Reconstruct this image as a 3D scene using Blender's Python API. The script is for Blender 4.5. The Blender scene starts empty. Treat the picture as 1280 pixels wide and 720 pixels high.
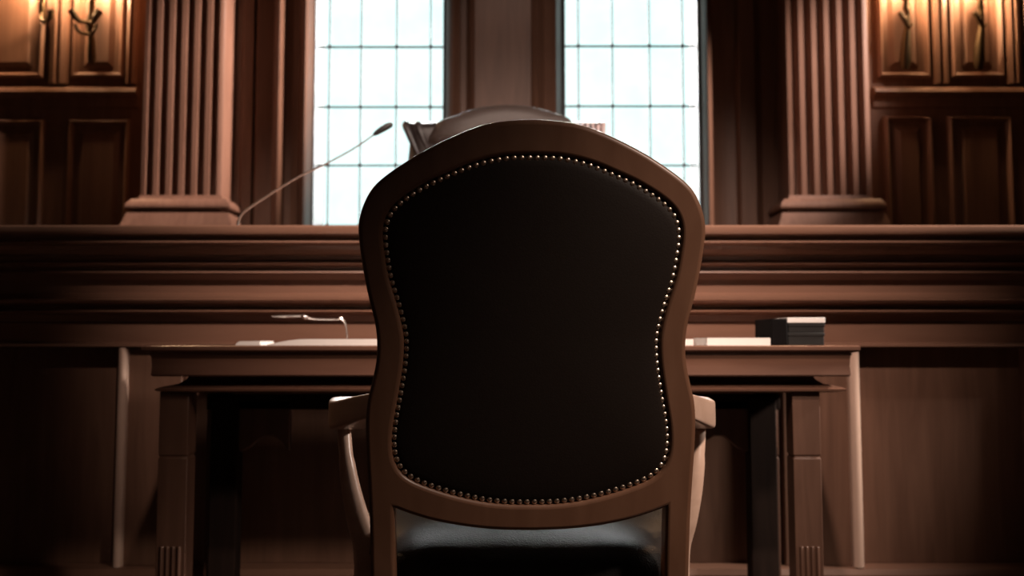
import bpy, bmesh, math, random
from mathutils import Vector, Matrix, Euler
random.seed(7)
S = bpy.context.scene
COL = S.collection

# ------------------------------------------------------------------ camera
F = 1400.0                      # focal length in pixels of a 1280 px wide frame
TH = math.radians(5.0)          # camera pitched up
CAMZ = 0.80
HORIZON = 425.0
PPX, PPY = 640.0, HORIZON - F * math.tan(TH)
cd = bpy.data.cameras.new('camera')
cam = bpy.data.objects.new('camera', cd); COL.objects.link(cam)
cd.sensor_width = 36.0; cd.lens = F / 1280 * 36.0
cam.location = (0, 0, CAMZ); cam.rotation_euler = (math.pi / 2 + TH, 0, 0)
cd.shift_y = -(360 - PPY) / 1280.0
cd.clip_start = 0.05
cd.dof.use_dof = True; cd.dof.focus_distance = 1.80; cd.dof.aperture_fstop = 4.6
S.camera = cam

# ------------------------------------------------------------------ colour management, sky
S.view_settings.view_transform = 'Standard'; S.view_settings.look = 'None'
S.view_settings.gamma = 1.0; S.view_settings.use_curve_mapping = False
S.view_settings.exposure = 0.0
w = bpy.data.worlds.new('overcast_sky'); S.world = w; w.use_nodes = True
bg = w.node_tree.nodes['Background']
bg.inputs[0].default_value = (0.78, 1.0, 0.985, 1); bg.inputs[1].default_value = 1.35

# ------------------------------------------------------------------ lights of the hall, with added unseen spots
def area(name, loc, target, size, size_y, energy, color, spread=180):
    d = bpy.data.lights.new(name, 'AREA'); d.shape = 'RECTANGLE'
    d.size = size; d.size_y = size_y; d.energy = energy; d.color = color
    d.spread = math.radians(spread)
    o = bpy.data.objects.new(name, d); COL.objects.link(o); o.location = loc
    o.rotation_euler = (Vector(target) - Vector(loc)).to_track_quat('-Z', 'Y').to_euler()
    return o
def spot(name, loc, target, deg, energy, color, r=.15, blend=1.0):
    d = bpy.data.lights.new(name, 'SPOT'); d.energy = energy; d.color = color; d.spot_size = math.radians(deg)
    d.spot_blend = blend; d.shadow_soft_size = r
    o = bpy.data.objects.new(name, d); COL.objects.link(o); o.location = loc
    o.rotation_euler = (Vector(target) - Vector(loc)).to_track_quat('-Z', 'Y').to_euler()
    return o
WARM = (1.0, 0.76, 0.64)
spot('side_spot', (4.1, 2.76, 2.75), (-0.4, 3.45, 0.75), 40, 1800, (1.0, 0.86, 0.76), .22)
spot('gallery_spot', (0.25, 0.1, 3.8), (0.12, 3.5, 1.42), 40, 1350, WARM, .08)
spot('pilaster_spot_left', (1.2, 4.55, 3.7), (-1.45, 5.35, 2.0), 27, 1400, WARM, .05)  # added unseen spot, rakes across the flutes of the left pilaster
spot('pilaster_spot_right', (3.7, 4.0, 3.8), (1.40, 5.35, 1.95), 20, 1350, WARM, .05)  # unseen spot added to light the right pilaster and leave its casing dark
spot('pier_fill', (0.0, 3.3, 3.9), (0.0, 5.5, 2.2), 22, 85, WARM, .10)  # weak unseen spot added to brighten the pier between the windows
spot('chair_fill', (1.3, 0.85, 2.15), (0.68, 1.88, 0.90), 52, 235, (1.0, 0.80, 0.66), .10)  # unseen near lamp, added to light the right side of the chair back
sd = bpy.data.lights.new('sky_glow', 'SUN'); sd.energy = 16.0; sd.angle = math.radians(25); sd.color = (1.0, 0.98, 0.96)
so = bpy.data.objects.new('sky_glow', sd); COL.objects.link(so)
so.rotation_euler = Vector((0, -1, -0.30)).to_track_quat('-Z', 'Y').to_euler()

# ------------------------------------------------------------------ helpers
def P(px, py, D):
    """world (x, z) seen at pixel px,py on the upright plane Y = D"""
    a = (px - PPX) / F; b = (PPY - py) / F
    t = D / (math.cos(TH) - b * math.sin(TH))
    return a * t, CAMZ + t * (math.sin(TH) + b * math.cos(TH))
def X(px, D, py=300): return P(px, py, D)[0]
def Z(py, D): return P(640, py, D)[1]

class MB:
    def __init__(s): s.v = []; s.f = []
    def add(s, v, f):
        n = len(s.v); s.v += [tuple(p) for p in v]; s.f += [tuple(i + n for i in q) for q in f]; return s
    def box(s, x0, x1, y0, y1, z0, z1):
        v = [(x, y, z) for x in (x0, x1) for y in (y0, y1) for z in (z0, z1)]
        return s.add(v, [(0,1,3,2),(4,6,7,5),(0,4,5,1),(2,3,7,6),(0,2,6,4),(1,5,7,3)])
    def prism(s, pts, fn, a, b):
        """polygon pts (u,v) extruded from a to b, fn(u,v,w)->xyz"""
        n = len(pts)
        v = [fn(u, q, a) for u, q in pts] + [fn(u, q, b) for u, q in pts]
        f = [tuple(range(n))[::-1], tuple(range(n, 2 * n))]
        f += [(i, (i + 1) % n, n + (i + 1) % n, n + i) for i in range(n)]
        return s.add(v, f)
    def px(s, pts, x0, x1): return s.prism(pts, lambda y, z, x: (x, y, z), x0, x1)
    def pz(s, pts, z0, z1): return s.prism(pts, lambda x, y, z: (x, y, z), z0, z1)
    def py(s, pts, y0, y1): return s.prism(pts, lambda x, z, y: (x, y, z), y0, y1)
    def rect_loft(s, prof, x0, x1, y0, y1, back=None):
        """profile (outset, z) from bottom to top swept round a rectangle"""
        rings = []
        for o, z in prof:
            rings.append([(x0 - o, y0 - o, z), (x1 + o, y0 - o, z), (x1 + o, y1 + o, z), (x0 - o, y1 + o, z)])
        if back is not None: rings = [[(p[0], min(p[1], back), p[2]) for p in r_] for r_ in rings]
        return s.loft(rings)
    def loft(s, rings, cap=True):
        n = len(rings[0]); v = [p for r in rings for p in r]; f = []
        for k in range(len(rings) - 1):
            for i in range(n):
                j = (i + 1) % n
                f.append((k*n+i, k*n+j, (k+1)*n+j, (k+1)*n+i))
        if cap:
            f.append(tuple(range(n))[::-1]); f.append(tuple((len(rings)-1)*n + i for i in range(n)))
        return s.add(v, f)
    def lathe(s, prof, c=(0,0,0), n=20):
        return s.loft([[(c[0] + r*math.cos(2*math.pi*i/n), c[1] + r*math.sin(2*math.pi*i/n), c[2] + z) for i in range(n)] for r, z in prof])
    def tube(s, path, rad, n=12, flat=1.0, up=(0,0,1), power=2.0):
        """path of points, rad number or list or list of (ru,rv)"""
        path = [Vector(p) for p in path]; rings = []
        for k, p in enumerate(path):
            t = (path[min(k+1, len(path)-1)] - path[max(k-1, 0)]).normalized()
            u = t.cross(Vector(up))
            if u.length < 1e-4: u = t.cross(Vector((0.3, 1, 0)))
            u.normalize(); q = u.cross(t).normalized()
            r = rad[k] if isinstance(rad, (list, tuple)) else rad
            ru, rv = r if isinstance(r, (list, tuple)) else (r, r * flat)
            ring = []
            for i in range(n):
                a = 2*math.pi*i/n; c_, s_ = math.cos(a), math.sin(a)
                c_ = math.copysign(abs(c_) ** (2/power), c_); s_ = math.copysign(abs(s_) ** (2/power), s_)
                ring.append(p + u*c_*ru + q*s_*rv)
            rings.append(ring)
        return s.loft(rings)
    def build(s, name, mat, parent=None, bevel=0.0, smooth=35, seg=2, local=True):
        me = bpy.data.meshes.new(name)
        off = parent_origin(parent) if (parent is not None and local) else Vector((0, 0, 0))
        me.from_pydata([Vector(p) - off for p in s.v], [], s.f)
        bm = bmesh.new(); bm.from_mesh(me); bmesh.ops.recalc_face_normals(bm, faces=bm.faces)
        bm.to_mesh(me); bm.free()
        me.materials.append(mat)
        if smooth:
            for p in me.polygons: p.use_smooth = True
            me.set_sharp_from_angle(angle=math.radians(smooth))
        o = bpy.data.objects.new(name, me); COL.objects.link(o)
        if parent is not None: o.parent = parent
        if bevel:
            m = o.modifiers.new('bevel', 'BEVEL'); m.width = bevel; m.segments = seg
            m.limit_method = 'ANGLE'; m.angle_limit = math.radians(40)
        return o
def parent_origin(p):
    v = Vector((0, 0, 0))
    while p is not None:
        v += p.location; p = p.parent
    return v
def empty(name, loc, label, cat, group=None):
    o = bpy.data.objects.new(name, None); COL.objects.link(o); o.location = loc; o.empty_display_size = .1
    return tag(o, label, cat, group)
def tag(o, label=None, cat=None, group=None, kind=None):
    if label: o['label'] = label
    if cat: o['category'] = cat
    if group: o['group'] = group
    if kind: o['kind'] = kind
    return o
def struct(o): o['kind'] = 'structure'; return o
def catmull(pts, n=6, closed=False):
    out = []; N = len(pts)
    rng = N if closed else N - 1
    for i in range(rng):
        g = (lambda k: pts[k % N]) if closed else (lambda k: pts[max(0, min(N-1, k))])
        p0, p1, p2, p3 = [Vector(g(i + k)) for k in (-1, 0, 1, 2)]
        for j in range(n):
            t = j / n
            out.append(0.5*((2*p1) + (p2-p0)*t + (2*p0-5*p1+4*p2-p3)*t*t + (3*p1-p0-3*p2+p3)*t**3))
    if not closed: out.append(Vector(pts[-1]))
    return out

# ------------------------------------------------------------------ materials
def newmat(name):
    m = bpy.data.materials.new(name); m.use_nodes = True
    return m, m.node_tree.nodes, m.node_tree.links, m.node_tree.nodes['Principled BSDF']
def wood(name, c1, c2, rough=0.42, axis='Z', scale=1.0, spec=0.5, bump=0.08):
    m, N, L, b = newmat(name)
    tc = N.new('ShaderNodeTexCoord'); mp = N.new('ShaderNodeMapping')
    sc = {'X': (1.2, 14, 14), 'Y': (14, 1.2, 14), 'Z': (14, 14, 1.2)}[axis]
    mp.inputs['Scale'].default_value = [q * scale for q in sc]
    L.new(tc.outputs['Object'], mp.inputs['Vector'])
    n1 = N.new('ShaderNodeTexNoise'); n1.inputs['Scale'].default_value = 2.0
    n1.inputs['Detail'].default_value = 6; n1.inputs['Distortion'].default_value = 0.9
    L.new(mp.outputs[0], n1.inputs['Vector'])
    cr = N.new('ShaderNodeValToRGB'); cr.color_ramp.elements[0].position = 0.3; cr.color_ramp.elements[1].position = 0.72
    cr.color_ramp.elements[0].color = (*c1, 1); cr.color_ramp.elements[1].color = (*c2, 1)
    L.new(n1.outputs[0], cr.inputs[0]); L.new(cr.outputs[0], b.inputs['Base Color'])
    b.inputs['Roughness'].default_value = rough; b.inputs['Specular IOR Level'].default_value = spec
    bp = N.new('ShaderNodeBump'); bp.inputs['Strength'].default_value = bump; bp.inputs['Distance'].default_value = 0.002
    L.new(n1.outputs[0], bp.inputs['Height']); L.new(bp.outputs[0], b.inputs['Normal'])
    return m
def plain(name, c, rough=0.5, metal=0.0, spec=0.5, bump=0.0, bscale=60, var=0.12):
    m, N, L, b = newmat(name)
    tc = N.new('ShaderNodeTexCoord'); n1 = N.new('ShaderNodeTexNoise'); n1.inputs['Scale'].default_value = bscale
    n1.inputs['Detail'].default_value = 4; L.new(tc.outputs['Object'], n1.inputs['Vector'])
    cr = N.new('ShaderNodeValToRGB')
    cr.color_ramp.elements[0].color = (*[q*(1-var) for q in c], 1); cr.color_ramp.elements[1].color = (*[min(1, q*(1+var)) for q in c], 1)
    L.new(n1.outputs[0], cr.inputs[0]); L.new(cr.outputs[0], b.inputs['Base Color'])
    b.inputs['Roughness'].default_value = rough; b.inputs['Metallic'].default_value = metal
    b.inputs['Specular IOR Level'].default_value = spec
    if bump:
        bp = N.new('ShaderNodeBump'); bp.inputs['Strength'].default_value = bump; bp.inputs['Distance'].default_value = 0.003
        L.new(n1.outputs[0], bp.inputs['Height']); L.new(bp.outputs[0], b.inputs['Normal'])
    return m
def leather(name, c, rough=0.42, bump=0.25, spec=0.5):
    m, N, L, b = newmat(name)
    tc = N.new('ShaderNodeTexCoord'); v = N.new('ShaderNodeTexVoronoi'); v.inputs['Scale'].default_value = 330
    n1 = N.new('ShaderNodeTexNoise'); n1.inputs['Scale'].default_value = 14; n1.inputs['Detail'].default_value = 5
    L.new(tc.outputs['Object'], v.inputs['Vector']); L.new(tc.outputs['Object'], n1.inputs['Vector'])
    ad = N.new('ShaderNodeMath'); ad.operation = 'MULTIPLY_ADD'; ad.inputs[1].default_value = 3.0
    L.new(n1.outputs[0], ad.inputs[0]); L.new(v.outputs[0], ad.inputs[2])
    bp = N.new('ShaderNodeBump'); bp.inputs['Strength'].default_value = bump; bp.inputs['Distance'].default_value = 0.0012
    L.new(ad.outputs[0], bp.inputs['Height']); L.new(bp.outputs[0], b.inputs['Normal'])
    b.inputs['Base Color'].default_value = (*c, 1); b.inputs['Roughness'].default_value = rough
    b.inputs['Specular IOR Level'].default_value = spec
    return m
W1 = (0.120, 0.060, 0.038); W2 = (0.178, 0.093, 0.060)
M_wallwood = wood('wall_panelling_wood', W1, W2, 0.5, 'Z')
M_pil = wood('pilaster_wood', (0.21,0.112,0.078), (0.29,0.16,0.115), 0.42, 'Z')
M_benchx = wood('bench_wood_lengthwise', (0.170, 0.086, 0.056), (0.210, 0.109, 0.072), 0.36, 'X', bump=0.02)
M_benchz = wood('bench_wood_upright', W1, W2, 0.40, 'Z')
M_bead = wood('lit_bead_wood', (0.50,0.34,0.26), (0.60,0.42,0.33), 0.35, 'Z')  # paler than the bench wood: side light put into the colour
M_tablex = wood('table_wood_lengthwise', (0.115,0.053,0.034), (0.165,0.08,0.052), 0.36, 'X')
M_tablez = wood('table_wood_upright', (0.085,0.040,0.025), (0.125,0.062,0.040), 0.4, 'Z')
M_nearblack = wood('near_black_wood', (0.012,0.007,0.005), (0.02,0.011,0.008), 0.8, 'Z', spec=0.1)  # near-black wood for the inner legs and apron
M_chair = wood('chair_frame_wood', (0.130,0.060,0.034), (0.170,0.083,0.049), 0.40, 'Z', 0.8, bump=0.04)
M_arm = wood('lit_chair_arm_wood', (0.50,0.33,0.25), (0.60,0.41,0.32), 0.34, 'Y', 1.0, bump=0.04)  # paler than the frame wood, strong light on the arms painted in
M_up = leather('dark_brown_upholstery', (0.014, 0.009, 0.007), 0.5, 0.08, 0.22)
M_seat = leather('black_seat_leather', (0.010, 0.009, 0.009), 0.46, 0.45, 0.25)
M_jleather = leather('judge_chair_leather', (0.018, 0.013, 0.012), 0.42, 0.6, 0.5)
M_foldglare = plain('fold_glare_leather', (0.42, 0.33, 0.32), 0.5)  # window glare on the right leather folds, painted as a pale colour
M_brass = plain('brass_nail_metal', (0.88, 0.70, 0.55), 0.32, 1.0)
M_sconce = plain('dark_bronze_metal', (0.07, 0.048, 0.022), 0.5, 0.7)
M_steel = plain('brushed_steel', (0.72, 0.66, 0.62), 0.25, 1.0)
M_black = plain('black_plastic', (0.012, 0.012, 0.012), 0.45)
M_boxb = plain('charcoal_board', (0.020, 0.019, 0.018), 0.8, spec=0.2)
M_boxd = plain('black_cloth_cover', (0.004, 0.003, 0.003), 0.9, spec=0.1)
M_paper = plain('white_paper', (0.80, 0.76, 0.72), 0.6, var=0.04)
M_candle = plain('ivory_candle', (0.75, 0.62, 0.42), 0.5)
M_lead = plain('window_lead', (0.10, 0.13, 0.14), 0.6, 0.3)
M_frame = plain('dark_window_frame', (0.02, 0.018, 0.018), 0.6)
M_floor = wood('floor_boards', (0.05,0.025,0.016), (0.085,0.042,0.027), 0.35, 'Y')
M_plaster = plain('dark_plaster', (0.10, 0.07, 0.055), 0.8, var=0.1, bscale=8)
m, N, L, b = newmat('clear_leaded_glass')
N.remove(b); tr = N.new('ShaderNodeBsdfTransparent'); gl = N.new('ShaderNodeBsdfGlossy'); mx = N.new('ShaderNodeMixShader')
tr.inputs[0].default_value = (0.93, 1.0, 0.99, 1); gl.inputs['Roughness'].default_value = 0.5; mx.inputs[0].default_value = 0.01
nz = N.new('ShaderNodeTexNoise'); nz.inputs['Scale'].default_value = 5; cr = N.new('ShaderNodeValToRGB')
cr.color_ramp.elements[0].color = (0.95,0.99,0.99,1); cr.color_ramp.elements[1].color = (1,1,1,1)
cr.color_ramp.elements[0].position = 0.3; cr.color_ramp.elements[1].position = 0.6
tcn = N.new('ShaderNodeTexCoord'); L.new(tcn.outputs['Object'], nz.inputs['Vector']); L.new(nz.outputs[0], cr.inputs[0]); L.new(cr.outputs[0], tr.inputs[0])
L.new(tr.outputs[0], mx.inputs[1]); L.new(gl.outputs[0], mx.inputs[2]); L.new(mx.outputs[0], N['Material Output'].inputs[0])
M_glass = m
m, N, L, b = newmat('warm_bulb'); b.inputs['Emission Color'].default_value = (1.0, 0.62, 0.3, 1); b.inputs['Emission Strength'].default_value = 12
M_bulb = m

# ------------------------------------------------------------------ room shell
DW = 5.6
XL, XR, YB, ZC = -4.3, 4.3, -4.0, 4.3
struct(MB().box(XL, XR, YB, DW + .4, -0.12, 0).build('floor', M_floor, smooth=0))
struct(MB().box(XL, XR, YB, DW + .4, ZC, ZC + .12).build('ceiling', M_plaster, smooth=0))
struct(MB().box(XL - .15, XL, YB, DW + .4, 0, ZC).build('wall_left', M_plaster, smooth=0))
struct(MB().box(XR, XR + .15, YB, DW + .4, 0, ZC).build('wall_right', M_plaster, smooth=0))
struct(MB().box(XL, XR, YB - .15, YB, 0, ZC).build('wall_rear', M_plaster, smooth=0))
# back wall with two window openings
GL = DW + .14                                  # glass plane
wx = [(X(386, DW), X(557, DW)), (X(703, DW), X(880, DW))]
z0w, z1w = 1.15, 3.3
mb = MB(); xs = [XL, wx[0][0], wx[0][1], wx[1][0], wx[1][1], XR]
for i in (0, 2, 4): mb.box(xs[i], xs[i+1], DW, DW + .3, 0, ZC)
for i in (1, 3): mb.box(xs[i], xs[i+1], DW, DW + .3, 0, z0w).box(xs[i], xs[i+1], DW, DW + .3, z1w, ZC)
wall_back = struct(mb.build('wall_back', M_wallwood, smooth=0))
# windows: lead lattice and glass
for n, (cols, rows, (a, bx)) in enumerate([((409, 449, 494, 537), (59, 134, 207), wx[0]), ((724, 767, 814, 856), (58, 133, 207), wx[1])]):
    fr = MB(); t = .018
    fr.box(a, a + t, DW + .004, DW + .30, z0w, z1w).box(bx - t, bx, DW + .004, DW + .30, z0w, z1w)
    fr.box(a, bx, GL - .03, GL + .03, z0w, z0w + t).box(a, bx, GL - .03, GL + .03, z1w - t, z1w)
    wn = struct(fr.build('window_%d' % (n + 1), M_lead, smooth=0))
    wn.data.materials[0] = M_frame
    lat = MB()
    for c in cols: x = X(c, GL); lat.box(x - .0036, x + .0036, GL - .008, GL + .008, z0w + t, z1w - t)
    zr = [Z(r, GL) for r in rows]; step = (zr[0] - zr[2]) / 2
    zz = zr[0]
    while zz < z1w - .1: zz += step; zr.append(zz)
    zr.append(zr[2] - step)
    for z in zr: 
        if z0w + .03 < z < z1w - .03: lat.box(a + t, bx - t, GL - .009, GL + .009, z - .0036, z + .0036)
    for c in cols:
        x = X(c, GL)
        for z in zr:
            if z0w + .03 < z < z1w - .03:
                lat.py([(x - .013, z), (x, z - .013), (x + .013, z), (x, z + .013)], GL - .014, GL - .004)
    lat.build('lattice', M_lead, wn, smooth=0)
    MB().box(a + t, bx - t, GL - .003, GL + .003, z0w + t, z1w - t).build('pane', M_glass, wn, smooth=0)
# moulded casings beside the windows: plan profiles (px, depth) extruded upward
def casing(name, pts):
    poly = [(X(p, d), d) for p, d in pts]
    poly += [(poly[-1][0], DW + .001), (poly[0][0], DW + .001)]
    return struct(MB().pz(poly, 0.0, ZC).build(name, M_wallwood, smooth=40))
casing('trim_1', [(286, 5.57), (298, 5.57), (300, 5.53), (312, 5.53), (314, 5.56), (317, 5.53), (338, 5.53), (341, 5.46), (345, 5.44), (349, 5.46), (351, 5.54),
                  (354, 5.57), (362, 5.585), (370, 5.57), (374, 5.50), (378, 5.475), (382, 5.50), (384, 5.55), (387, 5.58), (388.5, 5.595)])
casing('trim_2', [(556, 5.59), (560, 5.56), (566, 5.53), (574, 5.52), (575, 5.56), (582, 5.56), (590, 5.50), (593, 5.48), (664, 5.48), (666, 5.50), (672, 5.52), (678, 5.49), (681, 5.47),
                  (696, 5.50), (700, 5.55), (703, 5.59)])
casing('trim_3', [(879, 5.595), (882, 5.57), (884, 5.53), (888, 5.51), (892, 5.53), (894, 5.57), (908, 5.585), (922, 5.57), (925, 5.52), (928, 5.50), (947, 5.50), (950, 5.54), (955, 5.58), (974, 5.59)])
# wood panelling at the far left and far right of the back wall
def panel(x0, x1, ytop, ybot, name='wall_panel'):
    """raised field panel; px bounds"""
    a, bx_ = X(x0, DW), X(x1, DW); zt = Z(ytop, DW) if ytop is not None else 3.4; zb = Z(ybot, DW)
    w_ = .035
    m1 = MB()
    ro, ri = [], []
    def ring(i, y): return [(a + i, y, zb + i), (bx_ - i, y, zb + i), (bx_ - i, y, zt - i), (a + i, y, zt - i)]
    m1.loft([ring(0, DW + .0005), ring(0, DW - .02), ring(.012, DW - .035), ring(.024, DW - .02), ring(.03, DW - .006), ring(.055, DW - .006), ring(.08, DW - .022)], cap=True)
    return m1.build(name, M_wallwood, wall_back, smooth=30)
panel(-60, 48, None, 98); panel(84, 150, None, 98); panel(-180, -75, None, 98)
panel(1103, 1168, None, 98); panel(1195, 1262, None, 98); panel(1290, 1360, None, 98)
panel(-60, 52, 150, 330); panel(82, 160, 150, 330)
panel(1108, 1168, 146, 330); panel(1188, 1268, 146, 330); panel(1290, 1360, 146, 330)
def rail(name, x0, x1):
    d = DW
    pr = [(d, Z(108, d)), (d - .02, Z(110, d)), (d - .045, Z(113, d)), (d - .05, Z(117, d)), (d - .03, Z(120, d)), (d - .012, Z(123, d)), (d - .010, Z(134, d)), (d, Z(136, d))]
    struct(MB().px(pr, x0, x1).build(name, M_wallwood, smooth=40))
rail('trim_4', XL, X(168, DW)); rail('trim_5', X(1096, DW), XR)
def strip(name, x0, x1, dep=.03):
    a, c = X(x0, DW), X(x1, DW); m_ = (c - a)
    return struct(MB().pz([(a, DW), (a + .1*m_, DW - dep), (a + .35*m_, DW - dep - .008), (a + .5*m_, DW - dep*.4), (a + .65*m_, DW - dep - .008), (c - .1*m_, DW - dep), (c, DW)], Z(106, DW), 3.6).build(name, M_wallwood, smooth=30))
strip('trim_6', 54, 80); strip('trim_7', 1172, 1192); strip('trim_8', 1264, 1284); strip('trim_9', 152, 166)

# ------------------------------------------------------------------ fluted pilasters
def pilaster(xl, xr, bl, br, label):
    D = 5.36; xa, xb = X(xl, D, 130), X(xr, D, 130)
    root = empty('fluted_pilaster', ((xa + xb)/2, 5.5, 0), label, 'pilaster', 'fluted pilasters')
    zf = Z(244, D); nfl = 6; Wd = xb - xa; fil = Wd * .062; fl = (Wd - fil * (nfl + 1)) / nfl
    pts = [(xa, DW - .002)]
    x = xa
    for i in range(nfl):
        pts += [(x + (.0 if i else .003), D + (.0 if i else .003)), (x + fil, D)]
        for k in range(1, 8):
            an = math.pi * k / 8
            pts.append((x + fil + fl/2 - fl/2*math.cos(an), D + math.sin(an) * fl * 1.15))
        x += fil + fl
    pts += [(x, D), (x + fil - .003, D), (xb, D + .003), (xb, DW - .002)]
    MB().pz(pts, zf, 3.7).build('shaft', M_pil, root, smooth=50)
    za, zb_ = Z(249, D), Z(262, D)
    z3, z4, z5 = Z(262.5, D), Z(267, D), Z(282, D)
    o = (X(bl, 5.3) , X(br, 5.3))
    e = (xa - X(163, 5.33)) if xl < 640 else .055
    e = .052
    prof = [(e + .02, z5 - .5), (e + .02, z5 - .02), (e + .015, z5), (e - .006, z4), (e - .050, z4 + .001), (e - .050, z3 - .001), (e - .004, z3), (e + .000, z3 + .004), (e + .002, zb_ + .006), (e + .002, zb_ + .012), (e - .004, zb_ + .028), (e - .022, za - .002), (.006, za), (0, zf)]
    MB().rect_loft(prof, xa, xb, D, DW, DW - .002).build('base', M_pil, root, smooth=40)
    MB().rect_loft([(e + .03, 0), (e + .03, z5 - .5)], xa, xb, D, DW, DW - .002).build('pedestal', M_pil, root, bevel=.004)
    return root
pilaster(178, 279, 160, 295, 'tall fluted brown wooden pilaster left of the two windows')
pilaster(984, 1087, 968, 1108, 'tall fluted brown wooden pilaster right of the two windows')

# ------------------------------------------------------------------ wall sconces
def sconce(px, kind, label):
    D = 5.50; x0 = X(px, D, 40); r = empty('wall_sconce', (x0, DW, Z(78, D)), label, 'wall lamp', 'candle wall sconces')
    zz = lambda y: Z(y, D)
    k = 1/250.0
    if kind == 'tier':
        MB().tube([(x0, D+.06, zz(76)), (x0, D+.05, zz(70)), (x0, D+.04, zz(50)), (x0, D+.03, zz(42)), (x0, D+.02, zz(30)), (x0, D+.02, zz(14)), (x0, D+.02, zz(4)), (x0, D+.02, zz(-8))],
                  [.012, .022, .018, .016, .024, .014, .019, .010], 12).build('stem', M_sconce, r)
        for sgn in (-1, 1):
            MB().tube(catmull([(x0, D+.01, zz(42)), (x0+sgn*7*k, D-.03, zz(43)), (x0+sgn*12*k, D-.04, zz(38)), (x0+sgn*13*k, D-.04, zz(33))], 5), .009, 8).build('arm', M_sconce, r)
            MB().tube(catmull([(x0, D+.01, zz(27)), (x0+sgn*8*k, D-.03, zz(29)), (x0+sgn*13*k, D-.05, zz(24)), (x0+sgn*17*k, D-.05, zz(17))], 5), [.008 + .0009*i for i in range(16)], 8).build('arm', M_sconce, r)
        hx, hz = 0, zz(2)
    elif kind == 'hook':
        MB().tube([(x0, D+.06, zz(26)), (x0, D+.04, zz(20)), (x0, D+.02, zz(12)), (x0, D+.02, zz(4)), (x0, D+.02, zz(-6))], [.008, .015, .016, .018, .011], 12).build('stem', M_sconce, r)
        MB().tube(catmull([(x0+.004, D+.02, zz(14)), (x0+5*k, D-.03, zz(26)), (x0+12*k, D-.05, zz(30)), (x0+18*k, D-.05, zz(25)), (x0+19*k, D-.05, zz(17))], 6), [.009]*15 + [.010 + .0010*i for i in range(10)], 8).build('arm', M_sconce, r)
        hx, hz = 0, zz(0)
    else:
        MB().tube([(x0-2*k, D+.05, zz(84)), (x0-2*k, D+.04, zz(74)), (x0-1*k, D+.04, zz(54)), (x0, D+.03, zz(40)), (x0+1*k, D+.03, zz(32)), (x0+1*k, D+.02, zz(16)), (x0, D+.02, zz(8)), (x0, D+.02, zz(-8))],
                  [.018, .029, .025, .020, .016, .014, .019, .010], 12).build('stem', M_sconce, r)
        MB().tube(catmull([(x0+2*k, D+.02, zz(34)), (x0-3*k, D-.01, zz(31)), (x0-9*k, D-.03, zz(24)), (x0-14*k, D-.03, zz(17))], 5), [.005 + .001*min(i, 8) for i in range(15)] + [.003], 8).build('leaf_arm', M_sconce, r)
        MB().tube(catmull([(x0, D+.02, zz(36)), (x0+5*k, D-.01, zz(30))], 5), .005, 8).build('leaf_arm', M_sconce, r)
        hx, hz = 0, zz(2)
    MB().lathe([(.004, 0), (.022, .008), (.03, .02), (.026, .022), (.0, .018)], (x0 + hx, D + .02, hz + .01)).build('drip_pan', M_sconce, r)
    MB().lathe([(.011, 0), (.011, .07), (.0, .072)], (x0 + hx, D + .02, hz + .028)).build('candle', M_candle, r)
    MB().lathe([(.004, 0), (.015, .018), (.013, .035), (.0, .06)], (x0 + hx, D + .02, hz + .10)).build('bulb', M_bulb, r)
    pl = bpy.data.lights.new('sconce_light', 'POINT'); pl.energy = 34.0; pl.color = (1.0, 0.60, 0.32); pl.shadow_soft_size = .03
    lo = bpy.data.objects.new('sconce_light', pl); COL.objects.link(lo); lo.location = Vector((x0 + hx, D - .005, hz + .12)) - r.location; lo.parent = r
sconce(49, 'hook', 'bronze wall sconce with a single hooked arm, at the far left edge')
sconce(111, 'tier', 'bronze wall sconce with two tiers of arms, left of the left pilaster')
sconce(1136, 'leaf', 'bronze wall sconce with a leaf arm, beside the right pilaster')
sconce(1229, 'leaf', 'bronze wall sconce with a leaf arm, nearest the right edge')

# ------------------------------------------------------------------ judge's platform and chair
struct(MB().box(-2.6, 2.6, 4.12, 5.25, 0, .32).build('trim_10', M_floor, bevel=.006))
jy = 4.42
jc = empty('judge_chair', (X(631, jy), jy, .32), "black leather high-backed chair behind the judge's bench, only its top showing", 'chair')
def zj(y): return Z(y, jy)
def xj(p): return X(p, jy)
# backrest: squared cushion with peaked corners, top edge slightly dipped
def judge_back():
    top = [(505, 152.5), (512, 154), (530, 153.5), (560, 151.5), (631, 149), (702, 151), (732, 153), (750, 153.5), (757.5, 152)]
    side = [(755, 166), (751, 180), (754, 215), (757, 300), (745, 345)]
    lside = [(517, 345), (505, 300), (508, 215), (511, 180), (507, 166)]
    pts = [(xj(a), zj(b_)) for a, b_ in catmull([(p, q, 0) for p, q in top], 3) for _ in (0,)] if False else None
    o = [Vector((xj(a), zj(b_), 0)) for a, b_ in top + side + lside]
    cx_, cz_ = xj(631), zj(240)
    rings = []
    for dy, s_ in [(.075, .80), (.07, .93), (.045, .985), (.0, 1.0), (-.03, .985), (-.055, .95), (-.075, .94), (-.092, .85), (-.10, .4)]:
        rings.append([(cx_ + (p.x - cx_)*s_, jy + dy, cz_ + (p.y - cz_)*s_) for p in o])
    return MB().loft(rings)
judge_back().build('backrest', M_jleather, jc, smooth=60)
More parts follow.
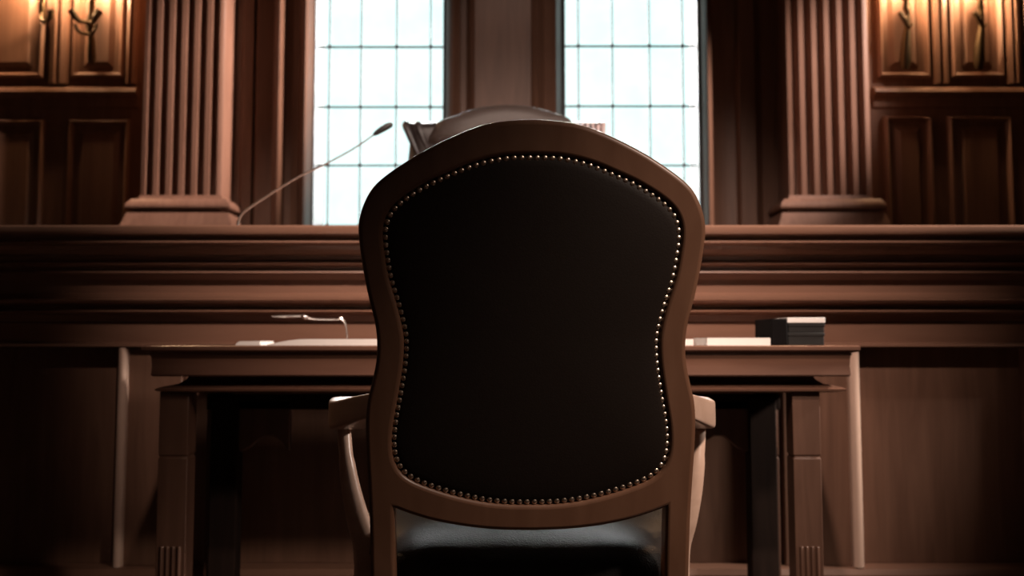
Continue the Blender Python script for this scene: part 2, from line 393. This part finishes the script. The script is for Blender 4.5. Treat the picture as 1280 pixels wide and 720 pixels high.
# gathered leather folds in the corners
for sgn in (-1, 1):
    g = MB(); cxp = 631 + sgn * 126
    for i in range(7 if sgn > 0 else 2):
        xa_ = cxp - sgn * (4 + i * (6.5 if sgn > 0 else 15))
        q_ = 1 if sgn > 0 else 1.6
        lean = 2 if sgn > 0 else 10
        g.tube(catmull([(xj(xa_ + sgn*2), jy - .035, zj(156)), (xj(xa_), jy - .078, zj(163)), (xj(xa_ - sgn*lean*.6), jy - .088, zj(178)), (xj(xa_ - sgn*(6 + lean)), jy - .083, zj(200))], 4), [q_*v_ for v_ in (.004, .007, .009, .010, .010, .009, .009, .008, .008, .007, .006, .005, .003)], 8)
    o = g.build('leather_folds', M_foldglare if sgn > 0 else M_jleather, jc, smooth=60)
    if sgn > 0: o['label'] = 'gathered leather folds with window glare painted pale grey-pink'
hp = catmull([(545, 160, 0), (566, 150, 0), (592, 141, 0), (628, 136.5, 0), (665, 138.5, 0), (694, 146, 0), (716, 157, 0), (716, 190, 0), (545, 190, 0)], 4, True)
hc = Vector((xj(631), zj(165), 0))
M_head = leather('headrest_leather', (0.032, 0.021, 0.017), 0.55, 0.5)
MB().loft([[(hc.x + (xj(p.x) - hc.x)*s_, jy + dy, hc.y + (zj(p.y) - hc.y)*s_) for p in hp] for dy, s_ in [(.0, .85), (-.01, .97), (-.05, 1.0), (-.09, .97), (-.12, .85), (-.13, .5), (-.132, .1)]]).build('headrest', M_head, jc, smooth=60)
xm = xj(631)
MB().rect_loft([(-.03, .76), (0, .78), (.012, .81), (.01, .86), (-.02, .885), (-.10, .895)], xm - .33, xm + .33, jy - .62 + .0, jy - .06).build('seat', M_jleather, jc, smooth=60)
for sgn in (-1, 1):
    MB().tube([(xm + sgn*.36, jy - .02, 1.02), (xm + sgn*.38, jy - .3, 1.03), (xm + sgn*.38, jy - .50, 1.01)], [(.035, .025)]*3, 12).build('armrest', M_jleather, jc)
    MB().tube([(xm + sgn*.38, jy - .30, 1.02), (xm + sgn*.36, jy - .30, .84), (xm + sgn*.2, jy - .3, .77)], .02, 10).build('arm_support', M_black, jc)
MB().lathe([(.05, .38), (.035, .40), (.035, .74), (.12, .77)], (xm, jy - .3, 0)).build('column', M_steel, jc)
for i in range(5):
    a = i*2*math.pi/5 + .3
    MB().tube([(xm, jy - .3, .40), (xm + .24*math.cos(a), jy - .3 + .24*math.sin(a), .375)], [.028, .018], 8).build('leg', M_black, jc)
    MB().tube([(xm + .235*math.cos(a) - .012, jy - .3 + .235*math.sin(a), .345), (xm + .235*math.cos(a) + .012, jy - .3 + .235*math.sin(a), .345)], .025, 12).build('caster', M_black, jc)

# ------------------------------------------------------------------ judge's bench
bench = empty('judge_bench', (0, 3.6, 0), "long brown panelled wooden judge's bench across the room behind the table", 'bench')
BX0, BX1 = -2.35, 2.35
zt = Z(281.5, 3.34)
MB().px([(3.34, zt - .0265), (3.336, zt - .02), (3.336, zt - .004), (3.34, zt), (4.08, zt), (4.08, zt - .03)], BX0, BX1).build('worktop', M_benchx, bench, smooth=40)
pr = [(3.36, 294), (3.375, 296), (3.375, 299.5), (3.36, 301), (3.357, 303), (3.362, 305), (3.40, 307), (3.405, 312), (3.42, 318), (3.445, 320.5), (3.447, 326), (3.43, 327.5), (3.427, 329.5), (3.435, 332),
      (3.465, 334), (3.467, 338), (3.45, 339), (3.448, 341), (3.47, 343)]
pr = [(d, Z(y, d)) for d, y in pr]; pr[0] = (3.36, zt - .0265)
zc = pr[-1][1]
MB().px(pr + [(3.75, zc), (3.75, zt - .0265)], BX0 + .02, BX1 - .02).build('cornice', M_benchx, bench, smooth=25)
pf = [(3.475, Z(343.5, 3.47)), (3.492, Z(350, 3.49)), (3.494, Z(366, 3.49)), (3.475, Z(371, 3.475))]
zfb = pf[-1][1]; pf[0] = (3.475, zc)
MB().px(pf + [(3.75, zfb), (3.75, zc)], BX0 + .02, BX1 - .02).build('frieze', M_benchx, bench, smooth=30)
pl_ = [(3.475, 371), (3.44, 372.5), (3.428, 375), (3.436, 378.5), (3.465, 381), (3.485, 383), (3.487, 386), (3.462, 387.5), (3.455, 389.5), (3.462, 392), (3.50, 394), (3.505, 402), (3.50, 404)]
pl_ = [(d, Z(y, d)) for d, y in pl_]; pl_[0] = (3.475, zfb); zl = pl_[-1][1]
MB().px(pl_ + [(3.75, zl), (3.75, zfb)], BX0 + .02, BX1 - .02).build('ledge_moulding', M_benchx, bench, smooth=25)
pg = [(3.50, zl), (3.505, Z(428, 3.5)), (3.488, Z(430, 3.49)), (3.488, Z(433, 3.49)), (3.51, Z(434.5, 3.5))]
zg = pg[-1][1]
MB().px(pg + [(3.75, zg), (3.75, zl)], BX0 + .02, BX1 - .02).build('top_rail', M_benchx, bench, smooth=30)
zbs = Z(709, 3.50)
MB().px([(3.48, 0), (3.48, zbs - .02), (3.49, zbs - .004), (3.50, zbs), (3.75, zbs), (3.75, 0)], BX0 + .02, BX1 - .02).build('baseboard', M_benchx, bench, smooth=30)
stiles = [(-120, -62), (163, 232), (612, 668), (974, 1057), (1276, 1330), (1470, 1530)]
for a, c in stiles:
    MB().box(X(a, 3.52), X(c, 3.52), 3.52, 3.75, zbs, zg).build('stile', M_benchz, bench, bevel=.003)
edges = [BX0 + .02] + [q for a, c in stiles for q in (X(a, 3.52), X(c, 3.52))] + [BX1 - .02]
for i in range(0, len(edges) - 1, 2):
    if edges[i+1] - edges[i] < .05: continue
    MB().box(edges[i] - .001, edges[i+1] + .001, 3.565, 3.74, zbs, zg).build('panel', M_benchz, bench, bevel=.002)
# half-round beads (lit tone painted in) on the outer edges of the two stiles beside the table
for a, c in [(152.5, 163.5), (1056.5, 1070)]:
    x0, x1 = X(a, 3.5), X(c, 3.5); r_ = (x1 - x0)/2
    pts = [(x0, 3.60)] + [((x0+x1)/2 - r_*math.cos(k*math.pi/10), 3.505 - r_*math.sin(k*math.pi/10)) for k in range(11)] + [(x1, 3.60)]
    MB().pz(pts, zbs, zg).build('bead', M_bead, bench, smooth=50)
# ------------------------------------------------------------------ gooseneck microphone on the bench
gy = 3.52
mic = empty('gooseneck_microphone', (X(297, gy), gy, zt), "slim steel gooseneck microphone standing on the judge's bench", 'microphone')
MB().lathe([(.028, 0), (.03, .004), (.026, .010), (.008, .014)], (X(297, gy), gy, zt)).build('base', M_black, mic)
gp = [(297, 284), (298.5, 275), (303, 267), (313, 259), (345, 238), (375, 220), (405, 206), (440, 187), (468, 168)]
pth = catmull([(X(a, gy, b_), gy, Z(b_, gy)) for a, b_ in gp], 5); pth[0].z = zt + .012
MB().tube(pth, [.0045 - .0022*i/(len(pth)-1) for i in range(len(pth))], 10, up=(0,1,0)).build('gooseneck', M_steel, mic)
MB().tube([(X(a, gy, b_), gy, Z(b_, gy)) for a, b_ in [(466, 169), (470, 166.5), (477, 162), (484, 158), (489, 155.5), (491, 154.5)]], [.003, .008, .0105, .011, .009, .003], 12, up=(0,1,0)).build('head', M_black, mic)

# ------------------------------------------------------------------ table
TY0, TY1 = 2.83, 3.455
tx0, tx1 = X(180, TY0), X(1072, TY0)
tz = Z(432, TY0)
table = empty('writing_table', ((tx0+tx1)/2, (TY0+TY1)/2, 0), "heavy brown wooden table with moulded edge in front of the judge's bench", 'table')
zz = lambda y: Z(y, TY0)
ax0, ax1, ay0, ay1 = tx0 + .03, tx1 - .03, TY0 + .03, TY1 - .03
MB().rect_loft([(0.008, zz(441.5)), (.024, zz(440)), (.03, zz(437.5)), (.03, zz(433.5)), (.026, tz)], ax0, ax1, ay0, ay1).build('tabletop', M_tablex, table, smooth=40)
MB().rect_loft([(-.03, zz(486)), (-.010, zz(484.5)), (-.045, zz(481)), (-.06, zz(476)), (-.065, zz(472)), (.006, zz(471)), (.010, zz(469)), (.008, zz(458)), (.010, zz(446)), (.014, zz(441.5))], ax0, ax1, ay0, ay1).build('frieze', M_tablex, table, smooth=25)
MB().rect_loft([(-.045, zz(492.5)), (-.022, zz(491.5)), (.000, zz(489.5)), (.002, zz(487)), (-.008, zz(485)), (-.04, zz(484))], ax0, ax1, ay0, ay1).build('lower_moulding', M_tablex, table, smooth=30)
zleg = zz(491)
def leg(x0, x1, y0, flutes):
    y1 = y0 + (x1 - x0)
    mb = MB()
    zb2, zfl, zgr = .0, Z(683, y0), Z(571, y0)
    mb.rect_loft([(.012, 0), (.012, .06), (.004, .07), (0, .075), (0, zgr - .004), (-.003, zgr - .003), (-.003, zgr + .003), (0, zgr + .004), (0, zleg)], x0, x1, y0, y1)
    if flutes:
        nn = 4; wd = (x1 - x0 - .016) / nn
        for i in range(nn):
            xa_ = x0 + .008 + i*wd
            mb.pz([(xa_ + .1*wd, y0 + .002), (xa_ + .2*wd, y0 - .004), (xa_ + .5*wd, y0 - .007), (xa_ + .8*wd, y0 - .004), (xa_ + .9*wd, y0 + .002)], .12, zfl)
    return mb.build('leg', M_tablez, table, bevel=.0025, smooth=30)
lx = [(X(205, TY0+.05), X(241, TY0+.05)), (X(986, TY0+.05), X(1020, TY0+.05))]
for a, c in lx:
    leg(a, c, TY0 + .05, True); leg(a, c, TY1 - .05 - (c - a), False)
# shaped brackets below the rear of the top, and the inner legs that carry them
ry = 3.30
def bracket(pts, nm='bracket'):
    MB().py([(X(a, ry, 545), Z(b_, ry)) for a, b_ in pts], ry, ry + .035).build(nm, M_tablez, table, bevel=.004, smooth=30)
arc = [(872, 500), (872, 565), (880, 553), (893, 545), (905, 546), (914, 553), (922, 560), (931, 565), (940, 562), (972, 560), (972, 500)]
bracket([(p, q) for p, q in arc])
cxm = (X(205, ry) + X(1020, ry)) / 2
bracket([(2*617 - p, q) for p, q in arc][::-1])
for a, c in ((937, 971), (2*617 - 971, 2*617 - 937)):
    MB().rect_loft([(.008, 0), (.008, .05), (0, .06), (0, Z(556, ry)), (.0, Z(495, ry))], X(a, ry, 640), X(c, ry, 640), ry - .02, ry + .05).build('inner_leg', M_nearblack, table, bevel=.003)
MB().box(X(2*617 - 971, ry), X(971, ry), ry + .0, ry + .03, Z(512, ry), Z(493, ry)).build('apron', M_nearblack, table, bevel=.002)

# ------------------------------------------------------------------ things on the table
def sheet_stack(px0, px1, y0, y1, h, label, wob=0.0, group='papers on the table'):
    x0, x1 = X(px0, y0, 428), X(px1, y0, 428); n = 14
    mb = MB(); top, bot = [], []
    rings = []
    for i in range(n + 1):
        t = i / n; x = x0 + (x1 - x0)*t
        hh = h * (1 if wob == 0 else (0.12 + .88 * min(1, math.sin(math.pi * min(t*wob, .5)) if t*wob < .5 else 1)))
        if wob and t > .97: hh *= .9
        rings.append([(x, y0, tz), (x, y1, tz), (x, y1, tz + hh), (x, y0, tz + hh)])
    mb.loft(rings)
    o = mb.build('paper_stack', M_paper, None, smooth=30)
    c = Vector(((x0+x1)/2, (y0+y1)/2, tz)); o.data.transform(Matrix.Translation(-c)); o.location = c
    return tag(o, label, 'paper', group)
sheet_stack(334, 520, 2.90, 3.12, .0165, 'long stack of curling white sheets on the table, left of the chair back', 1.9)
sheet_stack(294, 325, 2.93, 3.10, .011, 'small curled white sheet lying at the left end of the paper stack', 2.5)
sheet_stack(790, 867, 2.90, 3.10, .0165, 'low white pad half hidden by the chair back, right of it')
sheet_stack(884, 963, 2.90, 3.11, .0195, 'white paper stack between the small pad and the black boxes')
by0, by1 = 2.92, 3.10
bx0, bx1 = X(985, by0, 415), X(1030, by0, 415)
def bookbox(z0, z1, dx, label, mat, nm='document_box', cat='box', grp='black document boxes'):
    r = empty(nm, ((bx0+bx1)/2 + dx, (by0+by1)/2, z0), label, cat, grp)
    MB().box(bx0 + dx, bx1 + dx, by0, by1, z0, z1 - .004).build('body', mat, r, bevel=.002)
    MB().box(bx0 + dx - .001, bx1 + dx + .002, by0 - .002, by1 + .001, z1 - .010, z1).build('lid', mat, r, bevel=.002)
    return r
zb1, zb2_, zb3 = Z(415.5, by0), Z(403.5, by0), Z(397, by0)
bookbox(tz, zb1, 0, 'charcoal document box resting directly on the table, lower of two', M_boxb)
bookbox(zb1, zb2_, .001, 'charcoal document box stacked on the lower box, under white paper', M_boxb)
o = MB().box(bx0 - .002, bx1 + .003, by0 - .003, by1 - .01, zb2_, zb3).build('paper_stack', M_paper, None, bevel=.001)
tag(o, 'white paper block lying on top of the two charcoal boxes', 'paper', 'papers on the table')
o.data.transform(Matrix.Translation(-Vector((bx0, by0, zb2_)))); o.location = (bx0, by0, zb2_)
fx0, fx1 = X(964.5, by0 - .01, 415), X(984.5, by0 - .01, 415)
o = MB().box(fx0, fx1, by0 - .01, by1 + .01, tz, Z(398.5, by0)).build('black_binder', M_boxd, None, bevel=.003)
o.data.transform(Matrix.Translation(-Vector((fx0, by0, tz)))); o.location = (fx0, by0, tz)
tag(o, 'black binder standing on the table against the left side of the charcoal boxes', 'binder')
# low bent microphone on the table
my = 3.16
tm = empty('table_microphone', (X(434, my), my, tz), 'thin bent metal microphone standing behind the paper stack on the table', 'microphone')
MB().lathe([(.022, 0), (.022, .006), (.006, .010)], (X(434, my, 428), my, tz)).build('base', M_black, tm)
q = [(X(a, my, b_), my, Z(b_, my)) for a, b_ in [(434, 428), (433.5, 415), (431, 403), (427, 398.5), (421, 399.5), (405, 399.5), (392, 399), (381, 397)]]
q[0] = (q[0][0], my, tz + .008)
MB().tube(catmull(q, 5), .0022, 8, up=(0,1,0)).build('gooseneck', M_steel, tm)
MB().tube([(X(a, my, b_), my, Z(b_, my)) for a, b_ in [(424.5, 397), (427, 398.5), (430, 402)]], [.003, .0048, .003], 8, up=(0,1,0)).build('joint', M_steel, tm)
MB().tube([(X(a, my, b_), my, Z(b_, my)) for a, b_ in [(386, 396), (382, 397), (379, 395), (376, 394)]], [.003, .0075, .007, .003], 10, up=(0,1,0)).build('swivel', M_steel, tm)
MB().tube([(X(a, my, b_), my, Z(b_, my)) for a, b_ in [(377, 395), (365, 395.5), (350, 395.5), (340, 395.5)]], [.003, .004, .0035, .002], 8, up=(0,1,0)).build('head', M_steel, tm)

# ------------------------------------------------------------------ the big chair in the foreground
YB0, ZB0, LEAN = 1.85, 0.48, 0.19
CX = X(662.5, 1.80)
ln = math.hypot(1, LEAN); UPV = Vector((0, -LEAN/ln, 1/ln)); NV = Vector((0, -1/ln, -LEAN/ln)); ORG = Vector((CX, YB0, ZB0))
def C(hw, py):
    """half-width in px at image row py -> (u, v) metres on the leaning plane of the chair back"""
    a = hw / F; b_ = (PPY - py) / F
    d = Vector((0, math.cos(TH) - b_*math.sin(TH), math.sin(TH) + b_*math.cos(TH)))
    # Y = YB0 - LEAN*(z-ZB0)
    t = (YB0 - LEAN*(CAMZ - ZB0)) / (d.y + LEAN*d.z)
    z = CAMZ + t*d.z
    return Vector((a*t, (z - ZB0)*ln, 0))
def W(u, v, n=0.0): return ORG + Vector((1,0,0))*u + UPV*v + NV*n
chair = empty('upholstered_armchair', (CX, YB0, 0), 'large wooden armchair with nail-trimmed dark leather back, closest to the viewer', 'chair')
outer = [(0,150),(25,150.7),(60,156),(97,170),(135,189),(160,204.5),(182,220),(197,234),(206.5,250),(213,269),(214.8,288),(212,315),(207,345),(200.5,375),(194,400),(191,425),(192,450),(197,475),(202,497),(204,520),(203.5,550),(201.5,585),(199.5,620),(198,655),(197,700),(196.5,735)]
cut = [(166,735),(167,690),(167.5,650),(168,631)]
low = [(168,629),(150,636),(120,645),(80,652.5),(40,656.5),(0,657.5)]
R1 = catmull([C(*p) for p in outer], 4) + [C(*p) for p in cut] + catmull([C(*p) for p in low], 4)
R1 = R1[:-1]
Lh = [Vector((-p.x, p.y, 0)) for p in R1[1:]][::-1]
outline = R1 + [C(0, 657.5)] + Lh
hole_h = [(0,193),(30,193.8),(57,198.5),(80,205.5),(98,213),(122,223.5),(138,232),(155,242.5),(170,254.5),(179,266.5),(183.5,280),(184.3,295),(182.2,314),(177,344),(167,377),(160,405),(157.5,425),(159,455),(165,495),(170,525),(171.5,550),(168.5,570),(160,585),(145,596),(120,606),(90,615),(57,622),(28,625),(0,625.5)]
hr = catmull([C(*p) for p in hole_h], 4)
hole = hr + [Vector((-p.x, p.y, 0)) for p in hr[1:-1]][::-1]
def curve_mesh(loops, extrude, bevel, res=3):
    cu = bpy.data.curves.new('tmp', 'CURVE'); cu.dimensions = '2D'; cu.fill_mode = 'BOTH'
    cu.extrude = extrude; cu.bevel_depth = bevel; cu.bevel_resolution = res; cu.offset = -bevel
    for lp in loops:
        sp = cu.splines.new('POLY'); sp.points.add(len(lp) - 1); sp.use_cyclic_u = True
        for i, p in enumerate(lp): sp.points[i].co = (p.x, p.y, 0, 1)
    co = bpy.data.objects.new('tmp', cu); COL.objects.link(co)
    dg = bpy.context.evaluated_depsgraph_get(); dg.update()
    me = bpy.data.meshes.new_from_object(co.evaluated_get(dg)); bpy.data.objects.remove(co); bpy.data.curves.remove(cu)
    return me
M2W = Matrix(((1, 0, 0, ORG.x), (0, UPV.y, NV.y, ORG.y), (0, UPV.z, NV.z, ORG.z), (0, 0, 0, 1)))
hole_in = [p * 1.0 for p in hole]
me = curve_mesh([outline, hole_in], .017, .007)
me.name = 'back_frame'; me.transform(Matrix.Translation(-chair.location) @ M2W)
me.materials.clear(); me.materials.append(M_chair)
for p in me.polygons: p.use_smooth = True; p.material_index = 0
me.set_sharp_from_angle(angle=math.radians(32))
bf = bpy.data.objects.new('back_frame', me); COL.objects.link(bf); bf.parent = chair
# upholstered back panel (rear) and padded front
hc_ = C(0, 420); hc_.x = 0
def pad(n0, h, name, sgn, s0=1.012):
    rings = []
    for k in range(9):
        s_ = s0 * math.cos(k/8 * math.pi/2 * .985)
        n_ = n0 + sgn * h * math.sin(k/8 * math.pi/2) ** .8
        rings.append([W(hc_.x + (p.x - hc_.x)*s_, hc_.y + (p.y - hc_.y)*s_, n_) for p in hole])
    first = [W(hc_.x + (p.x - hc_.x)*s0, hc_.y + (p.y - hc_.y)*s0, n0 - sgn*.012) for p in hole]
    return MB().loft([first] + rings).build(name, M_up, chair, smooth=60)
pad(.015, .016, 'rear_upholstery', 1)
pad(-.02, .05, 'back_cushion', -1, 1.02)
# brass nails around the rear upholstery
per = [0.0]
for i in range(len(hole)): per.append(per[-1] + (hole[(i+1) % len(hole)] - hole[i]).length)
NN = 146
nail_pts = []
for k in range(NN):
    t = per[-1] * (k + .5) / NN; i = max(j for j in range(len(hole)) if per[j] <= t)
    f_ = (t - per[i]) / max(1e-9, per[i+1] - per[i]); p = hole[i].lerp(hole[(i+1) % len(hole)], f_)
    nail_pts.append(p + (Vector((0, hc_.y, 0)) - p).normalized() * .0050)
def nail_mb(n=12):
    r_ = .0050
    return [(r_*math.cos(a), .6*r_*math.sin(a)) for a in [i*math.pi/2/4 for i in range(5)]]
nm = MB().loft([[(rr*math.cos(2*math.pi*i/12), rr*math.sin(2*math.pi*i/12), zz_) for i in range(12)] for rr, zz_ in [(.0050, -.002)] + nail_mb()[:-1] + [(.0006, .0031)]])
nail0 = nm.build('brass_nail', M_brass, chair, local=False, smooth=60)
rotn = M2W.to_3x3().to_euler()
order = sorted(range(NN), key=lambda k: nail_pts[k].y)     # lower and side nails look largest in the photo
near, rest = order[:100], order[100:]
NOUT = .0185
for j, k in enumerate(near):
    o = nail0 if j == 0 else nail0.copy()
    if j: COL.objects.link(o); o.parent = chair
    o.location = W(nail_pts[k].x, nail_pts[k].y, NOUT) - chair.location; o.rotation_euler = rotn
mb = MB()
for k in rest:
    c_ = W(nail_pts[k].x, nail_pts[k].y, NOUT); R3 = M2W.to_3x3()
    mb.add([c_ + R3 @ Vector(v) for v in nm.v], nm.f)
mb.build('brass_nail', M_brass, chair, smooth=60)['kind'] = 'stuff'
# seat: wooden rail frame, black leather cushion
def plan(hwb, hwf, y0, y1, r_=.05, nseg=5):
    pts = []
    for (x, y, a0) in [(hwb, y0, -90), (hwf, y1, 0), (-hwf, y1, 90), (-hwb, y0, 180)]:
        sx = 1 if x > 0 else -1; sy = -1 if y == y0 else 1
        for i in range(nseg + 1):
            a = math.radians(a0 + 90*i/nseg)
            pts.append((CX + x - sx*r_ + r_*math.cos(a), y - sy*r_ + r_*math.sin(a)))
    return pts
SY0, SY1 = YB0 + .03, YB0 + .52
def ring_at(pl_p, z, s_=1.0):
    cx_ = CX; cy_ = (SY0 + SY1)/2
    return [(cx_ + (x - cx_)*s_, cy_ + (y - cy_)*s_, z) for x, y in pl_p]
pf_ = plan(.245, .315, SY0 - .015, SY1, .04)
MB().loft([ring_at(pf_, .315, .985), ring_at(pf_, .32), ring_at(pf_, .385), ring_at(pf_, .39, .985)]).build('seat_frame', M_chair, chair, smooth=40)
pc_ = plan(.235, .335, SY0 + .01, SY1 + .02, .06)
rg = [ring_at(pc_, .388, .96)]
for k in range(13):
    a = k/12 * math.pi/2
    rg.append(ring_at(pc_, .40 + .072 * (math.sin(a) ** .62), 1.0 * math.cos(a) ** .42 if k < 12 else .03))
MB().loft(rg).build('seat_cushion', M_seat, chair, smooth=70)
for sgn in (-1, 1):
    MB().tube([(CX + sgn*(C(181, 735).x), W(0, C(181, 735).y).y, W(0, C(181, 735).y).z + .03), (CX + sgn*.235, YB0 + .0, .30), (CX + sgn*.24, YB0 - .05, .12), (CX + sgn*.245, YB0 - .10, 0)], [(.019,.022), (.019,.022), (.016,.019), (.014,.016)], 16, up=(0,1,0), power=4).build('leg', M_chair, chair, smooth=50)
    MB().tube(catmull([(CX + sgn*.27, SY1 - .04, .36), (CX + sgn*.285, SY1 - .02, .28), (CX + sgn*.285, SY1 - .01, .18), (CX + sgn*.275, SY1 - .02, .08), (CX + sgn*.28, SY1 + .0, .02), (CX + sgn*.285, SY1 + .01, 0)], 4),
              [.034, .035, .035, .034, .033, .031, .028, .026, .024, .022, .020, .018, .017, .017, .017, .018, .020, .022, .022, .020, .016][:21], 12, up=(0,1,0)).build('leg', M_chair, chair, smooth=60)
    # arm: leaves the back upright, splays outward, ends in a blunt scrolled hand-rest
    zt_ = Z(498, 2.26)
    arm = catmull([(CX + sgn*.225, YB0 - .01, zt_ + .015), (CX + sgn*.27, YB0 + .10, zt_ + .0), (CX + sgn*.325, YB0 + .26, zt_ - .022), (CX + sgn*.345, YB0 + .40, zt_ - .024), (CX + sgn*.345, YB0 + .47, zt_ - .026)], 5)
    na = len(arm)
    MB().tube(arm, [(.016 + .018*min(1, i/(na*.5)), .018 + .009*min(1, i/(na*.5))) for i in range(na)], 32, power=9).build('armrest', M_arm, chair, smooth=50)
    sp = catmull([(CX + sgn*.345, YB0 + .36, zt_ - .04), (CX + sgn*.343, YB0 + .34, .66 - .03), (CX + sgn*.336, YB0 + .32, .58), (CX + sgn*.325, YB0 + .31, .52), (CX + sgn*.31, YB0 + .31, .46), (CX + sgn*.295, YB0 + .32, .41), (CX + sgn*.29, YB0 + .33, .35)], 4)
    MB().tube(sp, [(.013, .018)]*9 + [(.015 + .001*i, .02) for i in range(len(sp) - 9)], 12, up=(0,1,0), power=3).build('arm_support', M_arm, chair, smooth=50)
chair.rotation_euler.z = math.radians(1.6)
